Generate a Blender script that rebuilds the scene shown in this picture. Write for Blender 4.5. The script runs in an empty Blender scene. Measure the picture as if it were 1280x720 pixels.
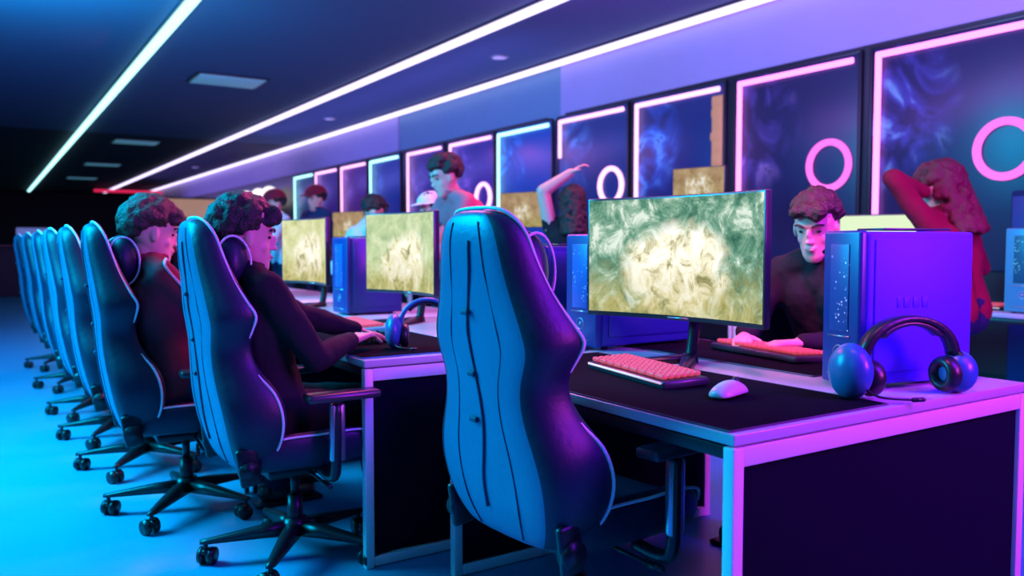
import bpy, bmesh, math, random
from mathutils import Vector, Matrix, Euler
random.seed(7)
PI = math.pi
S = bpy.context.scene
COL = S.collection
R = math.radians

# ------------------------------------------------------------------ camera
cam = bpy.data.objects.new('camera', bpy.data.cameras.new('camera'))
COL.objects.link(cam)
cam.location = (0, 0, 1.16)
cam.rotation_euler = (R(90 - 3.0566), 0, R(-32.65))
cam.data.sensor_width = 36
cam.data.lens = 36 * 1030 / 1280
cam.data.clip_start = 0.05
cam.data.clip_end = 200
S.camera = cam
cam.data.dof.use_dof = True
cam.data.dof.focus_distance = 2.4
cam.data.dof.aperture_fstop = 2.6
# ------------------------------------------------------------------ world, exposure
S.view_settings.view_transform = 'Standard'
S.view_settings.look = 'None'
S.view_settings.gamma = 1
S.view_settings.use_curve_mapping = False
S.view_settings.exposure = 0.0
W = bpy.data.worlds.new('world'); S.world = W; W.use_nodes = True
W.node_tree.nodes['Background'].inputs[0].default_value = (0.02, 0.03, 0.12, 1)
W.node_tree.nodes['Background'].inputs[1].default_value = 0.5
# ------------------------------------------------------------------ lamps
def area(name, loc, target, sx, sy, col, power, spread=180):
    l = bpy.data.lights.new(name, 'AREA'); l.shape = 'RECTANGLE'
    l.size = sx; l.size_y = sy; l.color = col; l.energy = power
    l.spread = R(spread)
    o = bpy.data.objects.new(name, l); COL.objects.link(o)
    o.location = loc
    d = Vector(target) - Vector(loc)
    o.rotation_euler = d.to_track_quat('-Z', 'Y').to_euler()
    return o
BLUE = (0.0, 0.36, 1.0)
PURP = (0.42, 0.04, 1.0)
MAGE = (0.9, 0.10, 1.0)
area('blue_aisle_lamp', (-1.7, 5.0, 2.9), (0.3, 4.8, 0.2), 1.6, 2.6, (0.0, 0.58, 1.0), 680)
area('blue_aisle_lamp', (-1.2, 9.5, 3.2), (0.2, 9.8, 0), 1.6, 4.0, (0.0, 0.34, 1.0), 170)
area('blue_front_lamp', (-1.6, 0.6, 2.6), (0.8, 2.4, 0.5), 1.5, 1.5, (0.0, 0.45, 1.0), 20)
area('blue_ceiling_fill', (-0.3, 7.4, 2.3), (-0.3, 7.9, 3.69), 2.2, 3.2, (0.0, 0.52, 1.0), 260, 130)  # added fill with no fixture, turns the left ceiling blue
area('violet_ceiling_lamp', (2.9, -0.7, 3.0), (2.5, 1.6, 0.7), 1.4, 1.2, (0.20, 0.0, 1.0), 230)
area('magenta_desk_fill', (3.4, -1.6, 1.9), (2.1, 1.3, 0.55), 0.8, 0.8, (0.95, 0.06, 1.0), 105)  # unseen fill on the camera side, placed to catch the near desk edge
area('violet_wall_fill', (5.2, 3.5, 2.9), (6.8, 4.0, 3.35), 7.0, 0.3, (0.66, 0.13, 1.0), 70)  # added fill for the upper wall, stands for no fixture
area('blue_wall_fill', (5.2, 14.0, 2.9), (6.8, 14.0, 3.3), 11.0, 0.3, (0.24, 0.22, 1.0), 75)  # added fill for the wall farther along, no fixture
area('blue_wall_fill', (5.2, 28.0, 2.9), (6.8, 28.0, 3.3), 14.0, 0.3, (0.32, 0.22, 1.0), 85)  # another added fill, lifts the dark far stretch of wall
area('pink_row_fill', (3.6, 5.5, 3.3), (3.2, 6.5, 1.0), 1.0, 5.0, (1.0, 0.12, 0.40), 150)  # unseen fill added above the row to tint the people pink
area('pink_row_fill', (3.6, 11.5, 3.3), (3.2, 11.5, 1.0), 1.0, 5.0, (1.0, 0.16, 0.45), 130)  # second unseen pink fill, for the farther people
area('pink_face_fill', (1.9, 3.7, 2.3), (0.80, 3.2, 1.2), 0.3, 1.2, (1.0, 0.08, 0.40), 45)  # added fill aimed at the seated pair, no lamp on the desk
area('pink_face_fill', (1.7, 1.3, 2.7), (2.75, 2.1, 1.2), 0.3, 0.5, (1.0, 0.12, 0.55), 22, 70)  # added fill for the face of the man opposite

# ------------------------------------------------------------------ materials
MATS = {}
def mat(name, col, rough=0.5, metal=0.0, emit=None, es=1.0, bump=0, bscale=40, var=0.0, vscale=6, spec=0.5, coat=0):
    m = bpy.data.materials.new(name); m.use_nodes = True
    nt = m.node_tree; b = nt.nodes['Principled BSDF']
    b.inputs['Base Color'].default_value = (*col, 1)
    b.inputs['Roughness'].default_value = rough
    b.inputs['Metallic'].default_value = metal
    b.inputs['Specular IOR Level'].default_value = spec
    b.inputs['Coat Weight'].default_value = coat
    if emit:
        b.inputs['Emission Color'].default_value = (*emit, 1)
        b.inputs['Emission Strength'].default_value = es
    tc = nt.nodes.new('ShaderNodeTexCoord')
    if bump:
        n = nt.nodes.new('ShaderNodeTexNoise'); n.inputs['Scale'].default_value = bscale; n.inputs['Detail'].default_value = 4
        nt.links.new(tc.outputs['Object'], n.inputs['Vector'])
        bp = nt.nodes.new('ShaderNodeBump'); bp.inputs['Strength'].default_value = bump; bp.inputs['Distance'].default_value = 0.01
        nt.links.new(n.outputs['Fac'], bp.inputs['Height']); nt.links.new(bp.outputs['Normal'], b.inputs['Normal'])
    if var:
        n = nt.nodes.new('ShaderNodeTexNoise'); n.inputs['Scale'].default_value = vscale; n.inputs['Detail'].default_value = 3
        nt.links.new(tc.outputs['Object'], n.inputs['Vector'])
        mx = nt.nodes.new('ShaderNodeMix'); mx.data_type = 'RGBA'
        mx.inputs[6].default_value = (*[c * (1 - var) for c in col], 1)
        mx.inputs[7].default_value = (*[min(1, c * (1 + var)) for c in col], 1)
        nt.links.new(n.outputs['Fac'], mx.inputs[0]); nt.links.new(mx.outputs[2], b.inputs['Base Color'])
    MATS[name] = m
    return m
M_floor = mat('floor_vinyl', (0.02, 0.28, 0.46), 0.34, bump=0.05, bscale=8, var=0.10, vscale=2)
M_ceil = mat('ceiling_paint', (0.10, 0.17, 0.28), 0.7, var=0.08, vscale=1)
M_ceil_dk = mat('ceiling_far_dark', (0.03, 0.04, 0.06), 0.7)  # darker base colour for the far stretch of ceiling
M_wall = mat('wall_paint', (0.46, 0.38, 0.64), 0.6, var=0.05, vscale=2)
M_wallb = mat('wall_teal_paint', (0.16, 0.30, 0.42), 0.6, var=0.05)
M_walld = mat('dark_wall_paint', (0.02, 0.02, 0.035), 0.7)
M_panelb = mat('panel_black', (0.012, 0.012, 0.022), 0.4)
M_shell = mat('blue_leather', (0.018, 0.15, 0.27), 0.38, bump=0.12, bscale=60, var=0.12, vscale=9)
M_navy = mat('navy_leather', (0.006, 0.010, 0.036), 0.46, bump=0.12, bscale=60)
M_seam = mat('seam_navy', (0.006, 0.045, 0.10), 0.6)
M_pipe = mat('white_piping', (0.72, 0.72, 0.78), 0.4)
M_blackpl = mat('black_plastic', (0.012, 0.012, 0.016), 0.35, bump=0.05, bscale=200)
M_darkpl = mat('dark_plastic', (0.03, 0.032, 0.045), 0.3)
M_metal = mat('brushed_metal', (0.45, 0.47, 0.52), 0.3, metal=0.9)
M_white = mat('white_laminate', (0.72, 0.70, 0.74), 0.35, var=0.04)
M_desktop = mat('desktop_laminate', (0.50, 0.48, 0.54), 0.22, var=0.05)
M_infill = mat('black_infill_panel', (0.004, 0.004, 0.012), 0.8, spec=0.04)
M_mat = mat('black_cloth_mat', (0.004, 0.004, 0.009), 0.85, spec=0.04, bump=0.2, bscale=500)
M_matb = mat('teal_mat_edge', (0.05, 0.45, 0.60), 0.6)
M_skin = mat('skin', (0.62, 0.36, 0.28), 0.45, var=0.06, vscale=12)
M_hair = mat('dark_hair', (0.010, 0.007, 0.006), 0.55, bump=0.8, bscale=120)
M_hairb = mat('brown_hair', (0.030, 0.016, 0.010), 0.55, bump=0.8, bscale=120)
M_hairr = mat('red_hair', (0.15, 0.01, 0.02), 0.5, bump=0.8, bscale=120)
M_eye = mat('dark_eye', (0.01, 0.01, 0.01), 0.2)
M_lip = mat('lips', (0.50, 0.16, 0.15), 0.4)
def cloth(name, col, **k): return mat(name, col, 0.85, bump=0.35, bscale=30, var=0.15, vscale=10, spec=0.2, **k)
M_black = cloth('black_cloth', (0.012, 0.012, 0.016))
M_maroon = cloth('maroon_cloth', (0.16, 0.022, 0.035))
M_stripe = cloth('pale_stripe_cloth', (0.55, 0.42, 0.45))
M_jeans = cloth('dark_trousers', (0.02, 0.03, 0.07))
M_pinkc = cloth('pink_cloth', (0.62, 0.12, 0.17))
M_whitec = cloth('white_cloth', (0.65, 0.58, 0.60))
M_redc = cloth('red_cloth', (0.22, 0.01, 0.03))
M_navyc = cloth('navy_cloth', (0.02, 0.03, 0.09))
M_greyc = cloth('grey_cloth', (0.12, 0.10, 0.16))
M_mouse = mat('pale_plastic', (0.62, 0.58, 0.66), 0.25)
M_case = mat('violet_case_metal', (0.06, 0.02, 0.85), 0.6, metal=0.0, bump=0.03)
M_caseblue = mat('blue_case_metal', (0.012, 0.035, 0.20), 0.35)
M_tealcase = mat('teal_case', (0.05, 0.30, 0.38), 0.35)
M_keyred = mat('red_lit_keys', (0.35, 0.05, 0.08), 0.5, emit=(1.0, 0.10, 0.14), es=0.45)
M_keyw = mat('white_lit_edge', (0.7, 0.6, 0.65), 0.5, emit=(1.0, 0.65, 0.75), es=0.55)
M_keyteal = mat('teal_lit_base', (0.05, 0.35, 0.4), 0.5, emit=(0.0, 0.5, 0.55), es=0.25)
M_hsblue = mat('blue_earcup', (0.03, 0.14, 0.34), 0.3)
M_vent = mat('vent_panel', (0.55, 0.62, 0.68), 0.5, emit=(0.10, 0.35, 0.5), es=0.35)
M_down = mat('downlight', (0.6, 0.6, 0.7), 0.5, emit=(0.45, 0.35, 0.8), es=0.5)
def glow(name, col, s):
    m = bpy.data.materials.new(name); m.use_nodes = True; nt = m.node_tree; nt.nodes.clear()
    e = nt.nodes.new('ShaderNodeEmission'); e.inputs[0].default_value = (*col, 1); e.inputs[1].default_value = s
    o = nt.nodes.new('ShaderNodeOutputMaterial'); nt.links.new(e.outputs[0], o.inputs[0]); return m
G_cyan = glow('cyan_white_tube', (0.42, 0.95, 1.0), 2.2)
G_lav = glow('lavender_white_tube', (0.72, 0.62, 1.0), 2.2)
G_pink = glow('pink_tube', (1.0, 0.24, 0.95), 2.6)
G_pinkw = glow('pale_pink_tube', (1.0, 0.50, 0.95), 2.0)
G_ring = glow('magenta_ring', (1.0, 0.16, 0.85), 1.5)
G_red = glow('red_tube', (0.75, 0.02, 0.10), 1.0)
G_dimblue = glow('dim_blue_tube', (0.16, 0.20, 0.62), 0.7)
G_white = glow('white_globe', (1.0, 0.92, 0.95), 1.3)

def nodes_of(name):
    m = bpy.data.materials.new(name); m.use_nodes = True; nt = m.node_tree
    for n in list(nt.nodes): nt.nodes.remove(n)
    return m, nt
def ramp(nt, stops):
    r = nt.nodes.new('ShaderNodeValToRGB'); e = r.color_ramp.elements
    while len(e) < len(stops): e.new(0.5)
    for el, (p, c) in zip(e, stops): el.position = p; el.color = (*c, 1)
    return r
def game_screen(name, greens, bright, seed=0.0, strength=1.0, cw=0.2):
    """a lit game picture: foliage, a pale burst in the middle, warm ground"""
    m, nt = nodes_of(name); L = nt.links.new
    tc = nt.nodes.new('ShaderNodeTexCoord')
    mp = nt.nodes.new('ShaderNodeMapping'); mp.inputs['Location'].default_value = (seed, seed * .7, seed * .3)
    L(tc.outputs['Object'], mp.inputs['Vector'])
    n1 = nt.nodes.new('ShaderNodeTexNoise'); n1.inputs['Scale'].default_value = 11; n1.inputs['Detail'].default_value = 11; n1.inputs['Roughness'].default_value = .68; n1.inputs['Distortion'].default_value = 0.5
    L(mp.outputs[0], n1.inputs['Vector'])
    r1 = ramp(nt, greens); L(n1.outputs['Fac'], r1.inputs[0])
    # pale burst
    mp2 = nt.nodes.new('ShaderNodeMapping'); mp2.inputs['Scale'].default_value = (0.01, 1 / cw, 1 / (cw * .72)); mp2.inputs['Location'].default_value = (0, 0, 0.18)
    L(tc.outputs['Object'], mp2.inputs['Vector'])
    g = nt.nodes.new('ShaderNodeTexGradient'); g.gradient_type = 'SPHERICAL'; L(mp2.outputs[0], g.inputs[0])
    n2 = nt.nodes.new('ShaderNodeTexNoise'); n2.inputs['Scale'].default_value = 7; n2.inputs['Detail'].default_value = 6; n2.inputs['Distortion'].default_value = 1.0
    mp3 = nt.nodes.new('ShaderNodeMapping'); mp3.inputs['Scale'].default_value = (1, 1.15, .9); mp3.inputs['Location'].default_value = (seed, 2, 1)
    L(tc.outputs['Object'], mp3.inputs['Vector']); L(mp3.outputs[0], n2.inputs['Vector'])
    mu = nt.nodes.new('ShaderNodeMath'); mu.operation = 'MULTIPLY'; L(g.outputs['Fac'], mu.inputs[0]); L(n2.outputs['Fac'], mu.inputs[1])
    rr = ramp(nt, [(0.10, (0, 0, 0)), (0.22, (1, 1, 1))]); L(mu.outputs[0], rr.inputs[0])
    mx = nt.nodes.new('ShaderNodeMix'); mx.data_type = 'RGBA'; L(rr.outputs[0], mx.inputs[0]); L(r1.outputs[0], mx.inputs[6])
    n3 = nt.nodes.new('ShaderNodeTexNoise'); n3.inputs['Scale'].default_value = 13; n3.inputs['Detail'].default_value = 9; n3.inputs['Roughness'].default_value = .7; n3.inputs['Distortion'].default_value = .8; L(mp3.outputs[0], n3.inputs['Vector'])
    r3 = ramp(nt, [(0.36, (0.30, 0.28, 0.13)), (0.47, bright), (0.57, (1, 1, 0.92))]); L(n3.outputs['Fac'], r3.inputs[0]); L(r3.outputs[0], mx.inputs[7])
    # warm ground
    sx = nt.nodes.new('ShaderNodeSeparateXYZ'); L(tc.outputs['Object'], sx.inputs[0])
    ad = nt.nodes.new('ShaderNodeMath'); ad.operation = 'MULTIPLY_ADD'; L(n1.outputs['Fac'], ad.inputs[0]); ad.inputs[1].default_value = 0.35; L(sx.outputs['Z'], ad.inputs[2])
    rg = ramp(nt, [(0.0, (1, 1, 1)), (0.16, (0, 0, 0))]); L(ad.outputs[0], rg.inputs[0])
    mg = nt.nodes.new('ShaderNodeMix'); mg.data_type = 'RGBA'
    mf = nt.nodes.new('ShaderNodeMath'); mf.operation = 'MULTIPLY'; L(rg.outputs[0], mf.inputs[0]); mf.inputs[1].default_value = 0.75
    L(mf.outputs[0], mg.inputs[0]); L(mx.outputs[2], mg.inputs[6])
    r4 = ramp(nt, [(0.3, (0.10, 0.14, 0.05)), (0.5, (0.50, 0.42, 0.12)), (0.65, (0.75, 0.68, 0.4))]); L(n3.outputs['Fac'], r4.inputs[0]); L(r4.outputs[0], mg.inputs[7])
    e = nt.nodes.new('ShaderNodeEmission'); e.inputs[1].default_value = strength; L(mg.outputs[2], e.inputs[0])
    o = nt.nodes.new('ShaderNodeOutputMaterial'); L(e.outputs[0], o.inputs[0])
    return m
Sc_main = game_screen('forest_game_picture', [(0.34, (0.02, 0.09, 0.06)), (0.46, (0.10, 0.26, 0.18)), (0.54, (0.27, 0.45, 0.33)), (0.62, (0.72, 0.82, 0.72))], (0.92, 0.86, 0.62), 0.0, 1.12, 0.31)
Sc_soft = game_screen('pale_game_picture', [(0.3, (0.30, 0.45, 0.25)), (0.5, (0.55, 0.68, 0.38)), (0.7, (0.80, 0.85, 0.6))], (0.95, 0.92, 0.62), 3.1, 1.05, 0.30)
Sc_soft2 = game_screen('yellow_game_picture', [(0.3, (0.45, 0.50, 0.22)), (0.5, (0.70, 0.72, 0.38)), (0.7, (0.85, 0.85, 0.6))], (0.98, 0.92, 0.66), 5.3, 1.05, 0.30)
Sc_tan = game_screen('tan_game_picture', [(0.3, (0.28, 0.17, 0.08)), (0.5, (0.48, 0.32, 0.18)), (0.7, (0.62, 0.46, 0.28))], (0.7, 0.52, 0.30), 8.3, 0.85, 0.2)
Sc_pale = glow('pale_green_screen', (0.80, 0.95, 0.62), 1.0)

def art(name, c1, c2, c3, seed, scale=1.6, es=0.35, patch=None):
    """abstract dark poster, glow added to its colours to brighten the print"""
    m, nt = nodes_of(name); L = nt.links.new
    tc = nt.nodes.new('ShaderNodeTexCoord'); mp = nt.nodes.new('ShaderNodeMapping'); mp.inputs['Location'].default_value = (seed, seed * 1.3, seed * .4)
    L(tc.outputs['Object'], mp.inputs[0])
    n = nt.nodes.new('ShaderNodeTexNoise'); n.inputs['Scale'].default_value = scale; n.inputs['Detail'].default_value = 7; n.inputs['Distortion'].default_value = 2.2; L(mp.outputs[0], n.inputs['Vector'])
    r = ramp(nt, [(0.42, c1), (0.56, c2), (0.66, c3), (0.72, c1)]); L(n.outputs['Fac'], r.inputs[0])
    # fade to plain towards the edges of the poster and its lower half
    mp2 = nt.nodes.new('ShaderNodeMapping'); mp2.inputs['Scale'].default_value = (0.01, 1.15, 1.25); mp2.inputs['Location'].default_value = (0, -0.05, -0.55)
    L(tc.outputs['Object'], mp2.inputs[0]); g = nt.nodes.new('ShaderNodeTexGradient'); g.gradient_type = 'SPHERICAL'; L(mp2.outputs[0], g.inputs[0])
    rg = ramp(nt, [(0.05, (0, 0, 0)), (0.5, (1, 1, 1))]); L(g.outputs['Fac'], rg.inputs[0])
    mx = nt.nodes.new('ShaderNodeMix'); mx.data_type = 'RGBA'; L(rg.outputs[0], mx.inputs[0]); mx.inputs[6].default_value = (*c1, 1); L(r.outputs[0], mx.inputs[7])
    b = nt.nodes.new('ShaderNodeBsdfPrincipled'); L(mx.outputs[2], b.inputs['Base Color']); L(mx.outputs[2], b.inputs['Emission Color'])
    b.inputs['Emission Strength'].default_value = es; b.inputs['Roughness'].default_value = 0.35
    o = nt.nodes.new('ShaderNodeOutputMaterial'); L(b.outputs[0], o.inputs[0]); return m

# ------------------------------------------------------------------ mesh helpers
def tr(bm, verts, m): bmesh.ops.transform(bm, matrix=m, verts=verts)
def box(bm, c, s, rot=(0, 0, 0), bev=0.0, seg=2, mi=0):
    t = bmesh.new(); bmesh.ops.create_cube(t, size=1)
    bmesh.ops.scale(t, vec=s, verts=t.verts)
    if bev: bmesh.ops.bevel(t, geom=t.edges[:] + t.verts[:], offset=min(bev, min(s) * .49), segments=seg, affect='EDGES', profile=0.5)
    bmesh.ops.transform(t, matrix=Matrix.Translation(c) @ Euler(rot).to_matrix().to_4x4(), verts=t.verts)
    merge(bm, t, mi)
def merge(bm, t, mi=0):
    vm = {v: bm.verts.new(v.co) for v in t.verts}
    for f in t.faces:
        try:
            nf = bm.faces.new([vm[v] for v in f.verts]); nf.material_index = mi; nf.smooth = True
        except ValueError: pass
    t.free()
def ell(bm, c, r, rot=None, seg=16, rings=10, mi=0):
    t = bmesh.new(); bmesh.ops.create_uvsphere(t, u_segments=seg, v_segments=rings, radius=1)
    m = Matrix.Translation(c) @ (rot.to_4x4() if rot else Matrix()) @ Matrix.Diagonal((*r, 1))
    bmesh.ops.transform(t, matrix=m, verts=t.verts); merge(bm, t, mi)
def cap(bm, a, b, ra, rb, seg=14, mi=0, balls=True):
    a = Vector(a); b = Vector(b); d = b - a
    t = bmesh.new(); bmesh.ops.create_cone(t, cap_ends=True, segments=seg, radius1=ra, radius2=rb, depth=d.length)
    m = Matrix.Translation((a + b) / 2) @ d.to_track_quat('Z', 'Y').to_matrix().to_4x4()
    bmesh.ops.transform(t, matrix=m, verts=t.verts); merge(bm, t, mi)
    if balls:
        ell(bm, a, (ra,) * 3, None, seg, 8, mi); ell(bm, b, (rb,) * 3, None, seg, 8, mi)
def cyl(bm, a, b, ra, rb=None, seg=20, mi=0): cap(bm, a, b, ra, ra if rb is None else rb, seg, mi, False)
def loft(bm, rings, close=True, capends=True, mi=0, mfun=None):
    R_ = [[bm.verts.new(p) for p in ring] for ring in rings]
    n = len(R_[0])
    for i in range(len(R_) - 1):
        for j in range(n if close else n - 1):
            k = (j + 1) % n
            f = bm.faces.new((R_[i][j], R_[i][k], R_[i + 1][k], R_[i + 1][j])); f.smooth = True
            f.material_index = mfun(i, j) if mfun else mi
    if capends and close:
        for ring, rev in ((R_[0], True), (R_[-1], False)):
            f = bm.faces.new(list(reversed(ring)) if rev else ring); f.material_index = mi; f.smooth = True
def tube(bm, pts, r, seg=8, mi=0, closed=False):
    pts = [Vector(p) for p in pts]; n = len(pts); rings = []
    up = Vector((0, 0, 1)); prev = None
    for i, p in enumerate(pts):
        if closed: t = pts[(i + 1) % n] - pts[i - 1]
        else: t = pts[min(i + 1, n - 1)] - pts[max(i - 1, 0)]
        t.normalize()
        if prev is None:
            a = t.orthogonal().normalized()
        else:
            a = (prev - t * prev.dot(t)).normalized()
        prev = a; b = t.cross(a); rr = r(i / (n - 1)) if callable(r) else r
        rings.append([p + a * rr * math.cos(2 * PI * k / seg) + b * rr * math.sin(2 * PI * k / seg) for k in range(seg)])
    if closed: rings.append(rings[0])
    loft(bm, rings, True, not closed, mi)
def torus(bm, c, Rr, r, axis='X', seg=40, s2=10, mi=0, a0=0, a1=2 * PI, sy=1.0):
    pts = []
    full = abs(a1 - a0 - 2 * PI) < 1e-6
    for i in range(seg if full else seg + 1):
        a = a0 + (a1 - a0) * i / seg
        u, v = Rr * math.cos(a) * sy, Rr * math.sin(a)
        pts.append({'X': (c[0], c[1] + u, c[2] + v), 'Y': (c[0] + u, c[1], c[2] + v), 'Z': (c[0] + u, c[1] + v, c[2])}[axis])
    tube(bm, pts, r, s2, mi, full)
def smooth_pts(pts, k=4):
    """Catmull-Rom through points"""
    P = [Vector(p) for p in pts]; out = []
    for i in range(len(P) - 1):
        p0 = P[max(i - 1, 0)]; p1 = P[i]; p2 = P[i + 1]; p3 = P[min(i + 2, len(P) - 1)]
        for j in range(k):
            t = j / k
            out.append(0.5 * ((2 * p1) + (p2 - p0) * t + (2 * p0 - 5 * p1 + 4 * p2 - p3) * t * t + (3 * p1 - p0 - 3 * p2 + p3) * t ** 3))
    out.append(P[-1]); return out

def obj(name, bm, m, parent=None, label=None, sharp=False, sub=0):
    bmesh.ops.recalc_face_normals(bm, faces=bm.faces)
    me = bpy.data.meshes.new(name); bm.to_mesh(me); bm.free()
    if sharp:
        for p in me.polygons: p.use_smooth = False
    for mm in (m if isinstance(m, (list, tuple)) else [m]): me.materials.append(mm)
    o = bpy.data.objects.new(name, me); COL.objects.link(o)
    if parent: o.parent = parent
    if label: o['label'] = label
    if sub:
        s = o.modifiers.new('sub', 'SUBSURF'); s.levels = sub; s.render_levels = sub
    return o
def B(): return bmesh.new()
def tag(o, label, cat, group=None):
    o['label'] = label; o['category'] = cat
    if group: o['group'] = group
    return o
def thing(name, label, cat, loc=(0, 0, 0), rz=0, group=None):
    o = bpy.data.objects.new(name, None); COL.objects.link(o); o.empty_display_size = 0.1
    o.location = loc; o.rotation_euler = (0, 0, rz); return tag(o, label, cat, group)
def kids(o): return [c for c in bpy.data.objects if c.parent == o]
def copy_tree(o, parent=None):
    c = o.copy(); COL.objects.link(c)
    if parent: c.parent = parent
    for ch in kids(o): copy_tree(ch, c)
    return c
def struct(name, bm, m):
    o = obj(name, bm, m, sharp=True); o['kind'] = 'structure'; return o
def sbox(name, x0, x1, y0, y1, z0, z1, m):
    b = B(); box(b, ((x0 + x1) / 2, (y0 + y1) / 2, (z0 + z1) / 2), (x1 - x0, y1 - y0, z1 - z0)); return struct(name, b, m)

# ------------------------------------------------------------------ room
CH = 3.69
sbox('floor', -5, 7.0, -3.2, 47, -0.1, 0, M_floor)
sbox('ceiling', -5, 7.0, -3.2, 21, CH, CH + 0.1, M_ceil)
sbox('ceiling', -5, 7.0, 21, 47, CH, CH + 0.1, M_ceil_dk)
sbox('wall_left', -5.1, -5, -3.2, 47, 0, CH, M_walld)
sbox('wall_back', -5, 7, -3.3, -3.2, 0, CH, M_walld)
sbox('wall_far', -5, 7.0, 47, 47.1, 0, CH, M_walld)
b = B()
box(b, (6.95, 3.115, CH / 2), (0.2, 12.63, CH), mi=0)
box(b, (6.97, 12.1, CH / 2), (0.2, 5.35, CH), mi=1)
box(b, (6.95, 30.9, CH / 2), (0.2, 32.2, CH), mi=0)
struct('wall_right', b, [M_wall, M_wallb])
b = B(); box(b, (6.79, 9.06, 2.4), (0.12, 0.5, 1.2)); 
b.free()
# dark backing band that carries the posters
sbox('trim_1', 6.76, 6.848, -3.2, 9.2, 0.12, 2.95, M_panelb)
sbox('trim_2', 6.78, 6.868, 9.7, 46, 0.12, 2.95, M_panelb)
sbox('baseboard_right', 6.80, 6.85, -3.2, 26, 0, 0.12, M_panelb)

def ceiling_strip(x, y0, y1, m, label, w=0.10):
    t = thing('led_ceiling_strip', label, 'ceiling light', (x, y0, CH))
    bb = B(); box(bb, (0, (y1 - y0) / 2, -0.012), (w + .03, y1 - y0, 0.024)); obj('housing', bb, M_darkpl, t, sharp=True)
    bb = B(); box(bb, (0, (y1 - y0) / 2, -0.055), (w, y1 - y0, 0.06), bev=.01); obj('diffuser', bb, m, t)
    return t
ceiling_strip(1.87, -2.5, 45, G_cyan, 'long cyan white light strip on the ceiling, leftmost of the three')
ceiling_strip(4.98, -2.5, 44, G_lav, 'long lavender white light strip on the ceiling, middle of the three')
ceiling_strip(6.72, -2.5, 45, G_lav, 'long lavender light strip in the corner of ceiling and violet wall', 0.09)
for i, (y, wh) in enumerate(((13.2, 'nearest and largest of the row'), (22.3, 'second from the front'), (29.1, 'third from the front'), (35.5, 'farthest and faintest of the row'))):
    t = thing('ceiling_panel', 'flat pale rectangular ceiling panel, ' + wh, 'ceiling panel', (3.25, y, CH), 0, 'pale panels along the ceiling')
    bb = B(); box(bb, (0, 0, -0.012), (1.05, .85, 0.024), bev=.004); obj('frame', bb, M_darkpl, t)
    bb = B(); box(bb, (0, 0, -0.028), (0.97, .77, 0.012), bev=.003); obj('diffuser', bb, M_vent, t)
for i, (y, wh) in enumerate(((9.6, 'nearest of the three'), (16.1, 'middle of the three'), (28.6, 'farthest of the three'))):
    t = thing('downlight', 'small round ceiling lamp between the strips, ' + wh, 'ceiling light', (5.95, y, CH), 0, 'round downlights in the ceiling')
    bb = B(); cyl(bb, (0, 0, -.015), (0, 0, 0), .12, .13, 28); obj('trim_ring', bb, M_metal, t)
    bb = B(); cyl(bb, (0, 0, -.022), (0, 0, -.014), .09, .09, 28); obj('lens', bb, M_down, t)

# ------------------------------------------------------------------ posters on the right wall
DB = (0.006, 0.008, 0.05)
panel_specs = [  # y of left light bar, tube material, art colours, ring?, bar length, words
    (4.47, G_pink, (DB, (0.03, 0.03, 0.20), (0.10, 0.20, 0.38)), True, 1.6, 'nearest the camera with large magenta ring'),
    (6.06, G_pink, (DB, (0.04, 0.03, 0.18), (0.16, 0.10, 0.32)), True, 1.6, 'second from the right with magenta ring'),
    (7.68, G_pinkw, ((0.006, 0.015, 0.10), (0.01, 0.06, 0.35), (0.05, 0.22, 0.65)), False, 1.5, 'third from the right with orange column'),
    (9.26, G_pinkw, ((0.006, 0.02, 0.12), (0.01, 0.06, 0.25), (0.05, 0.16, 0.45)), True, 0.52, 'fourth from the right with short light bar'),
    (10.9, G_cyan, ((0.004, 0.04, 0.25), (0.005, 0.10, 0.45), (0.03, 0.28, 0.75)), False, 1.2, 'fifth from the right, cyan white light'),
    (12.46, G_pinkw, ((0.02, 0.015, 0.16), (0.05, 0.03, 0.30), (0.20, 0.10, 0.50)), True, 1.25, 'sixth from the right with pale ring'),
    (14.13, G_pinkw, ((0.02, 0.01, 0.14), (0.05, 0.03, 0.26), (0.14, 0.08, 0.40)), False, 1.45, 'seventh from the right, pale pink light'),
    (15.9, G_cyan, ((0.006, 0.02, 0.18), (0.01, 0.05, 0.30), (0.05, 0.12, 0.40)), False, 1.2, 'eighth from the right, cyan white light'),
    (17.53, G_pinkw, ((0.05, 0.005, 0.14), (0.09, 0.01, 0.22), (0.14, 0.05, 0.30)), False, 1.5, 'ninth from the right, purple'),
    (19.2, G_pinkw, ((0.03, 0.01, 0.14), (0.06, 0.03, 0.26), (0.14, 0.08, 0.40)), False, 0.9, 'tenth from the right, above red cap'),
    (20.8, G_cyan, ((0.006, 0.04, 0.12), (0.01, 0.08, 0.25), (0.05, 0.16, 0.35)), False, 1.4, 'farthest and smallest, cyan white light'),
]
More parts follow.
